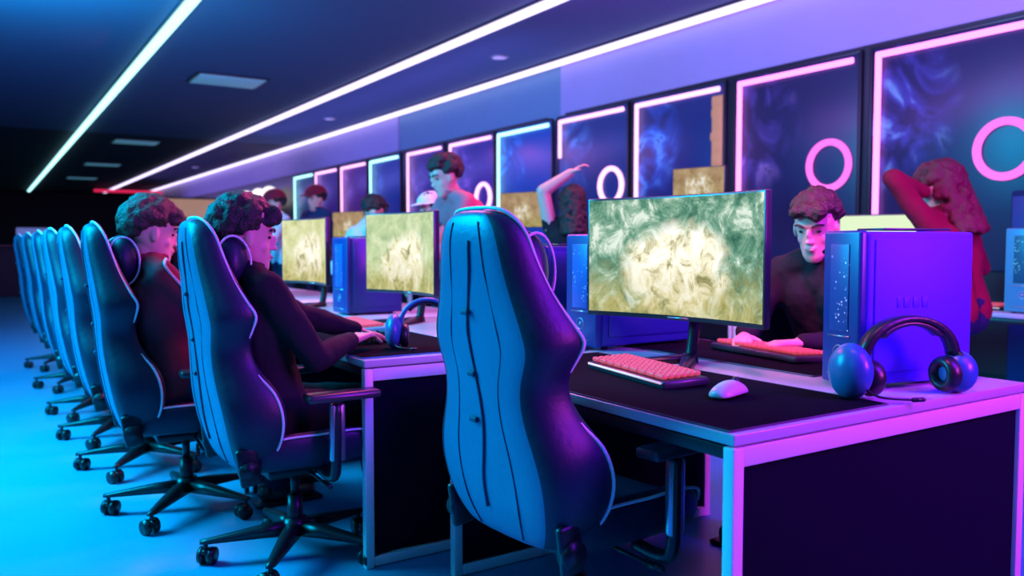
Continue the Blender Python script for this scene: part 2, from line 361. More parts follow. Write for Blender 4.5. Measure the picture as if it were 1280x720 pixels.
for i, (y, gm, cs, ring, ln, wd) in enumerate(panel_specs):
    xw = 6.76 if y < 9.4 else 6.78
    t = thing('wall_poster', 'dark glossy wall poster, ' + wd, 'poster', (xw, y, 1.9), 0, 'lit posters along the right wall')
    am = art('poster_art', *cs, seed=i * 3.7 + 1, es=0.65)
    bb = B(); box(bb, (-0.012, -0.66, 0.02), (0.024, 1.44, 1.95), bev=.006); obj('poster_board', bb, am, t)
    bb = B()
    box(bb, (-.02, .08, .0), (.03, .03, 2.0), bev=.004); box(bb, (-.02, -1.40, .0), (.03, .03, 2.0), bev=.004); box(bb, (-.02, -.66, 1.0), (.03, 1.5, .03), bev=.004)
    obj('frame', bb, M_panelb, t)
    bb = B(); box(bb, (-.045, -.70 + 0.03, .93), (.03, 1.34, .055), bev=.012); box(bb, (-.045, 0.0, .93 + .0275 - ln / 2), (.03, .055, ln), bev=.012)
    obj('light_bar', bb, gm, t)
    if ring:
        bb = B(); torus(bb, (-.05, -1.10, 0.0), .215, .032, 'X', 48, 10); obj('ring_light', bb, G_ring if i < 2 else G_pinkw, t)
    if i == 2:
        bb = B(); box(bb, (-.033, -1.30, .36), (.014, .15, 1.0), bev=.005)
        for k in range(8): box(bb, (-.040, -1.30 + (k % 2) * .015, .80 - k * .125), (.012, .15 - .02 * (k % 3), .085), bev=.004)
        obj('orange_column', bb, mat('orange_print', (0.55, 0.28, 0.10), 0.5, emit=(0.55, 0.28, 0.12), es=0.35), t, 'column of small orange and yellow blocks printed on the poster')

# ------------------------------------------------------------------ gaming chair
def chair_back_section(w, bd, th):
    # local y lateral, x forward; half list, then mirrored
    h = [(-th, 0.0), (-th * .95, .45 * w), (-th * .8, .80 * w), (-th * .25, .97 * w), (bd * .45, 1.03 * w), (bd * .85, 1.02 * w), (bd, .95 * w), (bd * .8, .83 * w), (.035 + bd * .1, .68 * w), (.03, .35 * w), (.028, 0.0)]
    return h
S_ = [0, .03, .10, .18, .26, .33, .39, .44, .48, .53, .58, .65, .73, .80, .845, .872]
W_ = [.170, .215, .260, .278, .264, .226, .205, .205, .226, .252, .236, .200, .172, .155, .128, .075]
D_ = [.05, .09, .14, .165, .155, .11, .09, .085, .10, .115, .095, .07, .055, .045, .03, .012]
T_ = [.03, .045, .055, .055, .055, .055, .055, .055, .055, .055, .055, .05, .05, .045, .035, .018]
LEAN = R(9)
def back_pt(x, y, s):
    # gentle S-curve of the backrest; pivot at x=-.21, z=.39
    cx = -0.05 * math.sin(min(s, .5) / .5 * PI) * .4
    return (-.215 + cx + x * math.cos(LEAN) - s * math.sin(LEAN), y, .385 + s * math.cos(LEAN) + x * math.sin(LEAN))
def make_chair(label):
    t = thing('gaming_chair', label, 'chair')
    bb = B(); rings = []
    for s, w, d, th in zip(S_, W_, D_, T_):
        h = chair_back_section(w, d, th)
        ring = [back_pt(x, y, s) for x, y in h] + [back_pt(x, -y, s) for x, y in reversed(h[1:-1])]
        rings.append(ring)
    n = len(rings[0])
    def mf(i, j):
        return 0 if (j <= 1 or j >= n - 2) else (1 if (4 <= j <= n - 6) or True else 0)
    loft(bb, rings, True, True, 0, lambda i, j: 0 if (j <= 1 or j >= n - 2) else 1)
    obj('backrest', bb, [M_shell, M_navy], t, sub=2)
    # seams running down the rear shell
    for sy in (-1, 1):
        bb = B(); pts = []
        for s, w, d, th in list(zip(S_, W_, D_, T_))[1:-1]: pts.append(back_pt(-th * .93, sy * w * .42, s))
        tube(bb, smooth_pts(pts, 3), .0020, 6); obj('seam', bb, M_seam, t)
    bb = B(); pts = []
    for s, w, d, th in list(zip(S_, W_, D_, T_))[2:-2]: pts.append(back_pt(-th * 1.0, 0.02 * math.sin(s * 14), s))
    tube(bb, smooth_pts(pts, 3), .0042, 6)
    for s in (.34, .46, .62): box(bb, back_pt(-.058, 0.015, s), (.012, .03, .014), bev=.003)
    obj('zip_strip', bb, M_seam, t, 'black zip line down the middle of the blue shell')
    # piping over the outer edge of the bolsters
    bb = B(); L_ = []; Rr_ = []
    for s, w, d, th in zip(S_[1:], W_[1:], D_[1:], T_[1:]):
        L_.append(back_pt(d * .80, 1.0 * w, s)); Rr_.append(back_pt(d * .80, -1.0 * w, s))
    tube(bb, smooth_pts(L_ + Rr_[::-1], 4), .0048, 8); obj('piping', bb, M_pipe, t, 'white piping')
    # head pillow
    p = back_pt(.085, 0, .70); bb = B(); rings = []
    for k in range(9):
        a = -1 + 2 * k / 8; y = a * .135; q = math.sqrt(max(0.02, 1 - a ** 4)); rings.append([(p[0] + .068 * q * math.cos(u) - .0 , p[1] + y, p[2] + .112 * q * math.sin(u) * (1 + .12 * math.cos(u))) for u in [2 * PI * j / 14 for j in range(14)]])
    loft(bb, rings); pil = obj('head_pillow', bb, M_navy, t, sub=1)
    bb = B()
    bb.free()
    for sy in (-1, 1):
        bb = B(); torus(bb, (p[0], p[1] + sy * .112, p[2]), .098, .004, 'Y', 28, 6, sy=.62); obj('pillow_piping', bb, M_pipe, pil, 'white piping')
    # seat
    bb = B(); rings = []
    xs = [-.23, -.20, -.10, .02, .14, .22, .255, .265]
    wd = [.20, .235, .25, .26, .262, .25, .22, .17]
    tp = [.44, .455, .46, .462, .468, .465, .44, .41]
    bo = [.03, .05, .06, .06, .055, .035, .01, .0]
    for x, w, z, bl in zip(xs, wd, tp, bo):
        zb = .375 if x < .25 else .385
        rings.append([(x, -w * .8, zb), (x, -w, zb + .02), (x, -w * 1.02, z + bl * .4), (x, -w * .94, z + bl), (x, -w * .78, z + bl * .7), (x, -w * .6, z), (x, 0, z), (x, w * .6, z), (x, w * .78, z + bl * .7), (x, w * .94, z + bl), (x, w * 1.02, z + bl * .4), (x, w, zb + .02), (x, w * .8, zb), (x, 0, zb - .005)])
    loft(bb, rings); obj('seat', bb, M_navy, t, sub=2)
    for sy in (-1, 1):
        bb = B(); pts = [(x, sy * w * 1.0, z + bl * .72) for x, w, z, bl in zip(xs[1:-1], wd[1:-1], tp[1:-1], bo[1:-1])]
        tube(bb, smooth_pts(pts, 4), .0045, 6); obj('seat_piping', bb, M_pipe, t, 'white piping')
    # armrests
    for sy in (-1, 1):
        bb = B(); tube(bb, smooth_pts([(.03, sy * .20, .365), (.03, sy * .29, .36), (.035, sy * .325, .40), (.04, sy * .325, .62)], 5), .018, 10)
        a = obj('armrest', bb, M_blackpl, t)
        bb = B(); box(bb, (.04, sy * .325, .52), (.055, .028, .20), bev=.01); obj('post', bb, M_metal, a, 'metal armrest post')
        bb = B(); box(bb, (.06, sy * .325, .645), (.26, .08, .03), bev=.013, seg=3); obj('pad', bb, M_darkpl, a)
    # recline bracket
    for sy in (-1, 1):
        bb = B(); box(bb, (-.235, sy * .235, .42), (.07, .025, .13), rot=(0, -.15, 0), bev=.01); cyl(bb, (-.235, sy * .225, .41), (-.235, sy * .258, .41), .035, seg=20)
        obj('recline_bracket', bb, M_blackpl, t)
    bb = B(); box(bb, (0, 0, .345), (.26, .22, .04), bev=.012); cyl(bb, (.02, -.08, .34), (.02, -.25, .33), .006); cap(bb, (.02, -.25, .33), (.02, -.30, .33), .011, .011, 10)
    obj('tilt_mechanism', bb, M_blackpl, t)
    bb = B(); cyl(bb, (0, 0, .09), (0, 0, .23), .028); cyl(bb, (0, 0, .22), (0, 0, .335), .016); obj('gas_lift', bb, M_blackpl, t)
    bb = B(); cyl(bb, (0, 0, .085), (0, 0, .145), .05, .042, 24)
    for k in range(5):
        a = R(20) + k * 2 * PI / 5; c, s = math.cos(a), math.sin(a)
        rings = []
        for q, (r, hw, z0, z1) in enumerate(((.03, .032, .085, .135), (.12, .028, .085, .128), (.22, .024, .083, .112), (.31, .018, .080, .098), (.335, .010, .08, .094))):
            rings.append([(r * c - y * s, r * s + y * c, z) for y, z in ((-hw, z0), (-hw * .8, z1 - .006), (0, z1), (hw * .8, z1 - .006), (hw, z0))])
        loft(bb, rings)
    obj('star_base', bb, M_blackpl, t)
    for k in range(5):
        a = R(20) + k * 2 * PI / 5; c, s = math.cos(a), math.sin(a); bb = B()
        x, y = .315 * c, .315 * s; cyl(bb, (x, y, .05), (x, y, .088), .008, seg=10)
        aa = a + 1.1; dx, dy = -math.sin(aa), math.cos(aa); ox, oy = math.cos(aa) * .012, math.sin(aa) * .012
        for q in (-1, 1):
            cyl(bb, (x - ox + q * dx * .010, y - oy + q * dy * .010, .031), (x - ox + q * dx * .028, y - oy + q * dy * .028, .031), .031, seg=20)
        box(bb, (x - ox * .5, y - oy * .5, .048), (.045, .02, .02), rot=(0, 0, aa), bev=.006)
        obj('caster', bb, M_blackpl, t)
    return t
chair_specs = [
    ((1.39, 1.83), 5, 'empty blue gaming chair nearest the camera, at the first desk'),
    ((0.95, 2.98), 1, 'blue gaming chair that the person in the black hoodie sits in'),
    ((0.72, 3.76), -2, 'blue gaming chair that the person in the maroon jacket sits in'),
    ((0.69, 4.62), 0, 'empty blue gaming chair right behind the person in the maroon jacket'),
    ((0.665, 5.42), 2, 'empty blue gaming chair fifth in the row counted from the camera'),
    ((0.65, 6.25), -2, 'empty blue gaming chair third from the far end of the row'),
    ((0.635, 7.5), 1, 'empty blue gaming chair second from the far end of the row'),
    ((0.62, 8.8), 0, 'empty blue gaming chair at the far end of the row, smallest of all'),
]
proto = make_chair(chair_specs[0][2]); chairs = []
for i, ((x, y), a, lb) in enumerate(chair_specs):
    o = proto if i == 0 else copy_tree(proto)
    o.location = (x, y, 0); o.rotation_euler = (0, 0, R(a)); tag(o, lb, 'chair', 'blue gaming chairs along the desks'); chairs.append(o)

# ------------------------------------------------------------------ desks
def make_desk(x0, x1, y0, y1, label, group='benches of gaming desks', endframe=True, name='gaming_desk'):
    t = thing(name, label, 'desk', (x0, y0, 0), 0, group); w = x1 - x0; l = y1 - y0
    bb = B(); box(bb, (w / 2, l / 2, .737), (w, l, .026), bev=.003); obj('desktop', bb, [M_desktop], t)
    for ry in (.014, l - .014):
        bb = B(); box(bb, (w / 2, ry, .697), (w - .066, .024, .044), bev=.002); obj('end_rail', bb, M_white, t)
    for rx in (.02, w - .02):
        bb = B(); box(bb, (rx, l / 2, .703), (.02, l - .064, .03), bev=.002); obj('side_rail', bb, M_blackpl, t)
    for (lx, ly) in ((.0165, .016), (w - .0165, .016), (.0165, l - .016), (w - .0165, l - .016)):
        bb = B(); box(bb, (lx, ly, .3595), (.033, .032, .719), bev=.003); obj('leg', bb, M_white, t)
    for ly in (.02, l - .02):
        bb = B(); box(bb, (w / 2, ly, .36), (w - .068, .014, .63), bev=.001); obj('end_panel', bb, M_infill, t, 'black infill panel')
        bb = B(); box(bb, (w / 2, ly, .022), (w - .068, .028, .035), bev=.002); obj('foot_rail', bb, M_white, t)
    return t
DZ = .75
make_desk(1.345, 2.59, 1.215, 2.50, 'desk with magenta lit white edge and black end panel, nearest the camera')
make_desk(1.115, 2.47, 2.70, 4.16, 'second desk of the row, in front of the person in the black hoodie')
make_desk(1.10, 2.45, 4.18, 5.64, 'third desk of the row, in front of the person in the maroon jacket')
make_desk(1.08, 2.43, 5.66, 7.12, 'fourth desk of the row, beyond the seated people')
make_desk(1.06, 2.41, 7.14, 8.60, 'farthest desk of the row beside the last chairs')
for k, (a, c, w) in enumerate(((2.32, 4.6, 'nearest'), (4.62, 7.4, 'second'), (7.42, 10.6, 'third'), (10.62, 14.2, 'farthest'))):
    make_desk(5.06, 5.85, a, c, 'white edged desk by the poster wall, %s of that row' % w, 'desks by the poster wall')

# desk mats
def deskmat(x0, x1, y0, y1, label, edge=M_matb, z=DZ):
    t = thing('desk_mat', label, 'desk mat', ((x0 + x1) / 2, (y0 + y1) / 2, z), 0)
    bb = B(); box(bb, (0, 0, .002), (x1 - x0, y1 - y0, .004), bev=.0015); obj('pad', bb, M_mat, t)
    bb = B(); w, l = (x1 - x0) / 2, (y1 - y0) / 2; tube(bb, [(-w, -l, .003), (w, -l, .003), (w, l, .003), (-w, l, .003)], .0022, 6, closed=True); obj('stitched_edge', bb, edge, t)
    return t
deskmat(1.352, 1.93, 1.235, 2.42, 'large black mouse mat on the nearest desk', M_greyc)
deskmat(1.125, 1.66, 2.74, 4.10, 'black mat with pale blue edge on the second desk')
deskmat(1.11, 1.62, 4.24, 5.58, 'black mat on the third desk')
deskmat(2.14, 2.57, 1.62, 2.60, 'black mat in front of the man opposite, across the nearest desk', M_greyc)

# ------------------------------------------------------------------ monitors (face local +X)
def make_monitor(label, scr, w=.74, h=.425, zb=.15, curve=.06, cat='monitor', leglen=.26, group=None, thick=.028):
    t = thing('curved_monitor', label, cat, group=group)
    N = 16
    def xc(y): return curve * (2 * y / w) ** 2
    def slab(y0, y1, z0, z1, xo, xi):
        bb = B(); rings = []
        for k in range(N + 1):
            y = y0 + (y1 - y0) * k / N; x = xc(y); rings.append([(x + xo, y, z0), (x + xo, y, z1), (x + xi, y, z1), (x + xi, y, z0)])
        loft(bb, rings); return bb
    hw = w / 2
    bb = slab(-hw, hw, zb, zb + h, -thick, .006)
    ell(bb, (-thick - .005, 0, zb + h * .5), (.04, .2, .12))
    o = obj('casing', bb, M_darkpl, t); e = o.modifiers.new('bev', 'BEVEL'); e.width = .004; e.segments = 2; e.limit_method = 'ANGLE'
    bb = slab(-hw + .008, hw - .008, zb + .016, zb + h - .008, .0062, .0078)
    mesh_o = obj('screen', bb, scr, t); 
    # recentre the screen's own coordinates on its middle
    mesh_o.data.transform(Matrix.Translation((0, 0, -(zb + h / 2)))); mesh_o.location = (0, 0, zb + h / 2)
    bb = B(); box(bb, (.005, 0, zb + .008), (.004, w * .12, .006)); obj('badge', bb, M_metal, t, 'small pale badge')
    bb = B(); tube(bb, smooth_pts([(-.05, 0, zb + h * .45), (-.09, 0, zb + .05), (-.07, 0, .03), (-.05, 0, .012)], 5), .02, 10); obj('stand_neck', bb, M_blackpl, t)
    for sy in (-1, 1):
        bb = B(); a = R(32) * sy; c, s = math.cos(a), math.sin(a)
        rings = []
        for r, hw_, zt in ((-.02, .03, .03), (.1, .026, .022), (leglen, .02, .012), (leglen + .015, .012, .008)):
            rings.append([(-.06 + r * c - y * s, r * s + y * c, z) for y, z in ((-hw_, .0), (-hw_ * .8, zt), (hw_ * .8, zt), (hw_, 0))])
        loft(bb, rings); obj('stand_foot', bb, M_blackpl, t)
    return t
def place(o, x, y, z, a): o.location = (x, y, z); o.rotation_euler = (0, 0, R(a)); return o
mg = 'curved monitors on the first row of desks'
place(make_monitor('large curved monitor with green forest picture on the nearest desk', Sc_main, group=mg, leglen=.24), 1.99, 2.05, DZ, 188)
place(make_monitor('curved monitor on the second desk, right of the blue computer tower', Sc_soft, w=.66, group=mg), 1.86, 3.90, DZ, 187)
place(make_monitor('curved monitor with a yellow picture, just right of the face of the person in black', Sc_soft2, w=.66, group=mg), 1.80, 5.22, DZ, 186)
place(make_monitor('curved monitor partly hidden between the two seated people, pale green screen', Sc_soft, w=.66, group=mg), 1.78, 6.55, DZ, 185)
place(make_monitor('farthest monitor of the first row, behind the person in maroon', Sc_soft2, w=.66, group=mg), 1.75, 7.9, DZ, 185)
# screens standing higher along the poster wall
def tall_screen(x, y, zt, w, h, scr, label, a=195):
    t = thing('raised_screen', label, 'screen', (x, y, DZ), R(a), 'raised screens by the poster wall'); hh = zt - DZ
    bb = B(); box(bb, (0, 0, hh - h / 2), (.035, w, h), bev=.008); obj('casing', bb, M_darkpl, t)
    bb = B(); box(bb, (0, 0, 0), (.003, w - .02, h - .02)); s = obj('screen', bb, scr, t); s.location = (.0195, 0, hh - h / 2)
    bb = B(); cyl(bb, (-.03, 0, .01), (-.03, 0, hh - h / 2), .016); box(bb, (-.03, 0, .008), (.2, .26, .016), bev=.006); obj('stand', bb, M_blackpl, t)
tall_screen(5.35, 5.28, 1.84, .52, .28, Sc_tan, 'tan screen raised behind the top edge of the large monitor')
tall_screen(5.35, 8.1, 1.77, .74, .42, Sc_tan, 'tan screen raised left of the person with the raised arm')
tall_screen(5.35, 13.6, 1.72, .9, .44, Sc_tan, 'tan screen raised under the purple posters at the far end')
tall_screen(5.35, 3.42, 1.37, .74, .40, Sc_pale, 'pale green lit screen above the near computer tower')
t = thing('wide_screen', 'wide tan picture screen far behind the two seated people', 'screen', (4.35, 19, 0))
bb = B(); box(bb, (0, 0, 1.75), (2.7, .08, .85), bev=.01); s0 = obj('casing', bb, M_darkpl, t)
bb = B(); box(bb, (0, -.05, 1.75), (2.6, .02, .77)); obj('screen', bb, mat('tan_far_picture', (0.4, 0.25, 0.15), 0.6, emit=(0.55, 0.30, 0.20), es=0.55, var=.3, vscale=2), t)
bb = B(); box(bb, (0, 0, .68), (.12, .1, 1.3)); box(bb, (0, 0, .02), (1.2, .5, .04)); obj('stand', bb, M_blackpl, t)

# ------------------------------------------------------------------ keyboards (long side along local Y, typing edge at -X)
def make_keyboard(label, keym, rgb=M_keyw, base=M_darkpl, group='lit keyboards on the desks'):
    t = thing('gaming_keyboard', label, 'keyboard', group=group)
    bb = B(); box(bb, (0, 0, .012), (.155, .45, .024), rot=(0, -.04, 0), bev=.006); obj('base', bb, base, t)
    bb = B()
    for r in range(6):
        n = 17 if r != 0 else 9
        for k in range(n):
            wy = .42 / n; y = -.21 + wy * (k + .5)
            box(bb, (-.06 + r * .0225, y, .031 + r * .001), (.018, wy - .0045, .013), bev=.003, seg=1)
    obj('keycaps', bb, keym, t, 'red lit keycaps')
    bb = B(); box(bb, (-.079, 0, .016), (.004, .43, .006)); obj('light_edge', bb, rgb, t, 'pale lit front edge')
    return t
place(make_keyboard('keyboard with red lit keys in front of the large monitor', M_keyred), 1.70, 1.90, DZ + .004, -10)
place(make_keyboard('keyboard with pink lit keys across the desk, in front of the man opposite', M_keyred), 2.40, 2.02, DZ + .004, 172)
place(make_keyboard('keyboard with red keys and teal base on the second desk', M_keyred, M_keyteal, M_keyteal), 1.50, 3.72, DZ + .004, -4)
place(make_keyboard('keyboard with red keys and teal base on the third desk', M_keyred, M_keyteal, M_keyteal), 1.47, 4.62, DZ + .004, -4)
place(make_keyboard('keyboard with pink lit keys on the desk by the poster wall at the right edge', M_keyred), 5.32, 2.85, DZ, 0)
def make_mouse(label, m):
    t = thing('computer_mouse', label, 'mouse', group='mice on the desk mats')
    bb = B(); rings = []
    for x, w, h in ((-.058, .012, .012), (-.05, .026, .024), (-.02, .032, .036), (.015, .031, .038), (.045, .026, .026), (.058, .016, .014)):
        rings.append([(x, w * math.cos(a), .003 + max(0, h * math.sin(a))) for a in [PI * j / 8 for j in range(9)]] )
    loft(bb, rings); obj('shell', bb, m, t, sub=1)
    bb = B(); cyl(bb, (.03, -.005, .034), (.03, .005, .034), .009, seg=16); obj('scroll_wheel', bb, M_blackpl, t)
    return t
place(make_mouse('pale mouse on the black mat of the nearest desk', M_mouse), 1.66, 1.52, DZ + .004, 15).scale = (1.25, 1.25, 1.15)
place(make_mouse('violet lit mouse on the second desk near the keyboard', M_mouse), 1.36, 3.22, DZ + .004, 10)
place(make_mouse('pale mouse on the third desk', M_mouse), 1.33, 4.34, DZ + .004, 10)

# ------------------------------------------------------------------ computer towers (front faces local -X, origin at front bottom corner nearest -Y)
def speckle(name, base, dot):
    m, nt = nodes_of(name); L = nt.links.new
    tc = nt.nodes.new('ShaderNodeTexCoord'); v = nt.nodes.new('ShaderNodeTexVoronoi'); v.inputs['Scale'].default_value = 75; L(tc.outputs['Object'], v.inputs['Vector'])
    r = ramp(nt, [(0.20, (1, 1, 1)), (0.30, (0, 0, 0))]); L(v.outputs['Distance'], r.inputs[0])
    n = nt.nodes.new('ShaderNodeTexNoise'); n.inputs['Scale'].default_value = 22; L(tc.outputs['Object'], n.inputs['Vector'])
    r2 = ramp(nt, [(0.48, (0, 0, 0)), (0.58, (1, 1, 1))]); L(n.outputs['Fac'], r2.inputs[0])
    mu = nt.nodes.new('ShaderNodeMath'); mu.operation = 'MULTIPLY'; L(r.outputs[0], mu.inputs[0]); L(r2.outputs[0], mu.inputs[1])
    b = nt.nodes.new('ShaderNodeBsdfPrincipled'); b.inputs['Base Color'].default_value = (*base, 1); b.inputs['Roughness'].default_value = .4
    b.inputs['Emission Color'].default_value = (*dot, 1); L(mu.outputs[0], b.inputs['Emission Strength'])
    o = nt.nodes.new('ShaderNodeOutputMaterial'); L(b.outputs[0], o.inputs[0]); return m
M_grille = speckle('perforated_grille', (0.02, 0.06, 0.25), (0.35, 0.5, 0.95))
M_grille2 = speckle('perforated_grille_blue', (0.02, 0.09, 0.4), (0.15, 0.45, 1.0))
M_grillet = speckle('perforated_grille_teal', (0.01, 0.10, 0.14), (0.2, 0.8, 0.8))
def make_tower(label, case, front, L=.50, Wd=.20, Hh=.445, gm=M_grille):
    t = thing('computer_tower', label, 'computer', group='computer towers on the desks')
    bb = B(); box(bb, (L / 2 + .012, Wd / 2, .012 + Hh / 2 - .006), (L - .024, Wd, Hh - .012), bev=.010, seg=3); obj('case', bb, case, t)
    bb = B(); box(bb, (.012, Wd / 2, .012 + Hh / 2 - .006), (.03, Wd - .004, Hh - .006), bev=.009, seg=3); fr = obj('front_panel', bb, front, t)
    bb = B(); box(bb, (-.004, Wd * .52, Hh * .64), (.004, Wd * .48, Hh * .56), bev=.001); obj('grille', bb, gm, fr, 'perforated grille with bright specks')
    bb = B(); box(bb, (-.0045, Wd * .52, Hh * .33), (.004, Wd * .55, .004)); box(bb, (-.0045, Wd * .52, Hh * .08), (.004, Wd * .55, .003))
    obj('front_seam', bb, M_metal, fr)
    bb = B(); torus(bb, (-.003, Wd * .52, Hh * .22), .022, .002, 'X', 24, 6); cyl(bb, (-.004, Wd * .52, Hh * .22), (0, Wd * .52, Hh * .22), .008); obj('power_button', bb, M_metal, fr)
    bb = B(); box(bb, (L * .54, -.002, Hh * .53), (L * .86, .006, Hh * .84), bev=.002)
    sp = obj('side_panel', bb, case, t)
    bb = B()   # faint raised worn lettering, too soft to read in the photograph: plain strokes
    x = L * .30
    for k, wv in enumerate((.012, .022, .022, .022)):
        box(bb, (x + wv / 2, -.006, Hh * .55), (wv, .003, .030), bev=.001); x += wv + .012
    obj('raised_mark', bb, case, sp)
    bb = B(); box(bb, (L * .54, Wd / 2, Hh + .0075), (L * .6, Wd * .7, .006), bev=.002); obj('top_vent', bb, M_darkpl, t)
    for fx in (.06, L - .06):
        for fy in (.03, Wd - .03):
            bb = B(); cyl(bb, (fx, fy, 0), (fx, fy, .014), .014, seg=14); obj('foot', bb, M_blackpl, t)
    return t
place(make_tower('large violet computer tower with perforated front on the nearest desk', M_case, M_caseblue, L=.42, Wd=.15), 2.048, 1.40, DZ, -12)
place(make_tower('blue computer tower between the empty chair and the large monitor', M_caseblue, M_caseblue, gm=M_grille2), 1.97, 2.47, DZ, 0).rotation_euler = (0, 0, 0)
place(make_tower('blue computer tower on the third desk, between two lit monitors', M_caseblue, M_caseblue, L=.34, Wd=.24, gm=M_grille2), 1.74, 4.45, DZ, 0)
place(make_tower('low dark blue tower behind the headrest of the nearest chair', M_caseblue, M_caseblue, L=.42, Hh=.40, gm=M_grille2), 1.98, 2.85, DZ, 0)
place(make_tower('teal lit computer tower on the wall side desk at the right edge', M_tealcase, M_tealcase, L=.45, Wd=.22, Hh=.50, gm=M_grillet), 5.12, 2.33, DZ, 0)
t = thing('wall_cabinet', 'tall dark blue cabinet against the poster wall at the right edge', 'cabinet', (6.45, 2.55, 0))
bb = B(); box(bb, (0, 0, .78), (.55, 1.0, 1.52), bev=.02); obj('carcass', bb, M_navyc, t)
for k in (-1, 1):
    bb = B(); box(bb, (-.285, k * .245, .80), (.02, .47, 1.40), bev=.008); d = obj('door', bb, M_caseblue, t)
    bb = B(); cyl(bb, (-.31, k * .05, .75), (-.31, k * .05, .90), .008); obj('handle', bb, M_metal, d)
bb = B(); box(bb, (0, 0, .02), (.5, .95, .04)); obj('plinth', bb, M_blackpl, t)

# ------------------------------------------------------------------ headsets (local: band arch in XZ plane, cups at x=+-.085)
def make_headset(label, cupm, band=None):
    band = band or M_blackpl
    t = thing('gaming_headset', label, 'headset', group='headsets lying on the desks')
    bb = B(); pts = []
    for k in range(19):
        a = PI * k / 18; pts.append((.092 * math.cos(a), 0, .095 + .105 * math.sin(a)))
    rings = []
    for i, p in enumerate(pts):
        a = PI * i / 18; n = Vector((math.cos(a), 0, math.sin(a))); w = .017 + .006 * math.sin(a)
        rings.append([Vector(p) + n * u + Vector((0, v, 0)) for u, v in ((-.005, -w), (.007, -w), (.009, 0), (.007, w), (-.005, w), (-.008, 0))])
    loft(bb, rings); obj('headband', bb, band, t)
    bb = B(); rings = []
    for i in range(4, 15):
        a = PI * i / 18; p = Vector((.080 * math.cos(a), 0, .095 + .093 * math.sin(a))); n = Vector((math.cos(a), 0, math.sin(a)))
        rings.append([p + n * u + Vector((0, v, 0)) for u, v in ((-.006, -.016), (.006, -.016), (.006, .016), (-.006, .016))])
    loft(bb, rings); obj('band_cushion', bb, M_darkpl, t)
    for s in (-1, 1):
        bb = B(); q = 1.15 if s < 0 else .9; ell(bb, (s * .104 - (.012 if s < 0 else 0), 0, .062 * q), (.032, .056 * q, .062 * q), None, 24, 14); c = obj('ear_cup', bb, cupm, t)
        bb = B(); torus(bb, (s * .078, 0, .052), .033, .015, 'X', 28, 10); obj('ear_cushion', bb, M_blackpl, c)
        bb = B(); torus(bb, (s * .118, 0, .052), .030, .002, 'X', 28, 6); obj('cup_rim', bb, M_metal, c)
        bb = B(); tube(bb, [(s * .094, -.02, .11), (s * .108, -.03, .08), (s * .108, -.035, .055)], .005, 8); tube(bb, [(s * .094, .02, .11), (s * .108, .03, .08), (s * .108, .035, .055)], .005, 8); obj('yoke', bb, M_blackpl, t)
    bb = B(); tube(bb, smooth_pts([(-.11, -.03, .04), (-.10, -.08, .018), (-.05, -.11, .012)], 5), .003, 6); cap(bb, (-.05, -.11, .012), (-.035, -.113, .012), .006, .006, 10); obj('microphone', bb, M_blackpl, t)
    return t
h = place(make_headset('black headset with blue ear cups leaning on the near computer tower', M_hsblue), 2.095, 1.285, DZ, -16); h.scale = (1.6, 1.0, 1.05)
h = place(make_headset('blue headset on the second desk beside the empty chair', M_hsblue, M_hsblue), 1.45, 2.88, DZ + .004, -28); h.scale = (1.1, 1.1, .95)

# ------------------------------------------------------------------ people
def rotz(a): return Matrix.Rotation(a, 3, 'Z')
def ik(a, c, l1, l2, pole):
    a = Vector(a); c = Vector(c); d = c - a; L = min(d.length, (l1 + l2) * .995); u = d.normalized()
    c2 = a + u * L; x = (l1 * l1 - l2 * l2 + L * L) / (2 * L); h = math.sqrt(max(0, l1 * l1 - x * x))
    p = Vector(pole); p = (p - u * p.dot(u)).normalized(); return a + u * x + p * h, c2
def hand(bm, wrist, fwd, up, side, curl=0.5, s=1.0):
    """palm, four unequal bent fingers and a thumb that leaves the side of the palm; side=+1 thumb on +lateral"""
    f = Vector(fwd).normalized(); u = Vector(up); u = (u - f * u.dot(f)).normalized(); l = u.cross(f) * side
    w = Vector(wrist)
    for k, o in enumerate((-.026, -.009, .009, .026)):
        cap(bm, w + l * o * .6, w + f * .085 * s + l * o, .014 * s, .011 * s, 10)
    for k, (o, ln) in enumerate(((.030, .070), (.010, .080), (-.011, .074), (-.030, .058))):
        p = w + f * .086 * s + l * o; ang = 0
        for q, seg in enumerate((.45, .32, .23)):
            ang += curl * (.5 + .35 * q); d = (f * math.cos(ang) - u * math.sin(ang)).normalized(); p2 = p + d * ln * seg * s
            cap(bm, p, p2, (.0095 - q * .001) * s, (.0088 - q * .001) * s, 9); p = p2
    p = w + f * .025 * s + l * .030 * s; d = (f * .6 + l * .75 - u * .25).normalized(); p2 = p + d * .04 * s
    cap(bm, p, p2, .013 * s, .011 * s, 9); d = (f * .9 + l * .3 - u * .35).normalized(); cap(bm, p2, p2 + d * .032 * s, .011 * s, .009 * s, 9)
def add_remesh(o, vox, smooth=4, disp=0, dscale=.08):
    r = o.modifiers.new('remesh', 'REMESH'); r.mode = 'VOXEL'; r.voxel_size = vox; r.use_smooth_shade = True
    s = o.modifiers.new('smooth', 'SMOOTH'); s.factor = .5; s.iterations = smooth
    if disp:
        tx = bpy.data.textures.get('folds%g' % dscale) or bpy.data.textures.new('folds%g' % dscale, 'CLOUDS'); tx.noise_scale = dscale; tx.noise_depth = 2
        d = o.modifiers.new('folds', 'DISPLACE'); d.texture = tx; d.strength = disp; d.mid_level = .5; d.texture_coords = 'LOCAL'
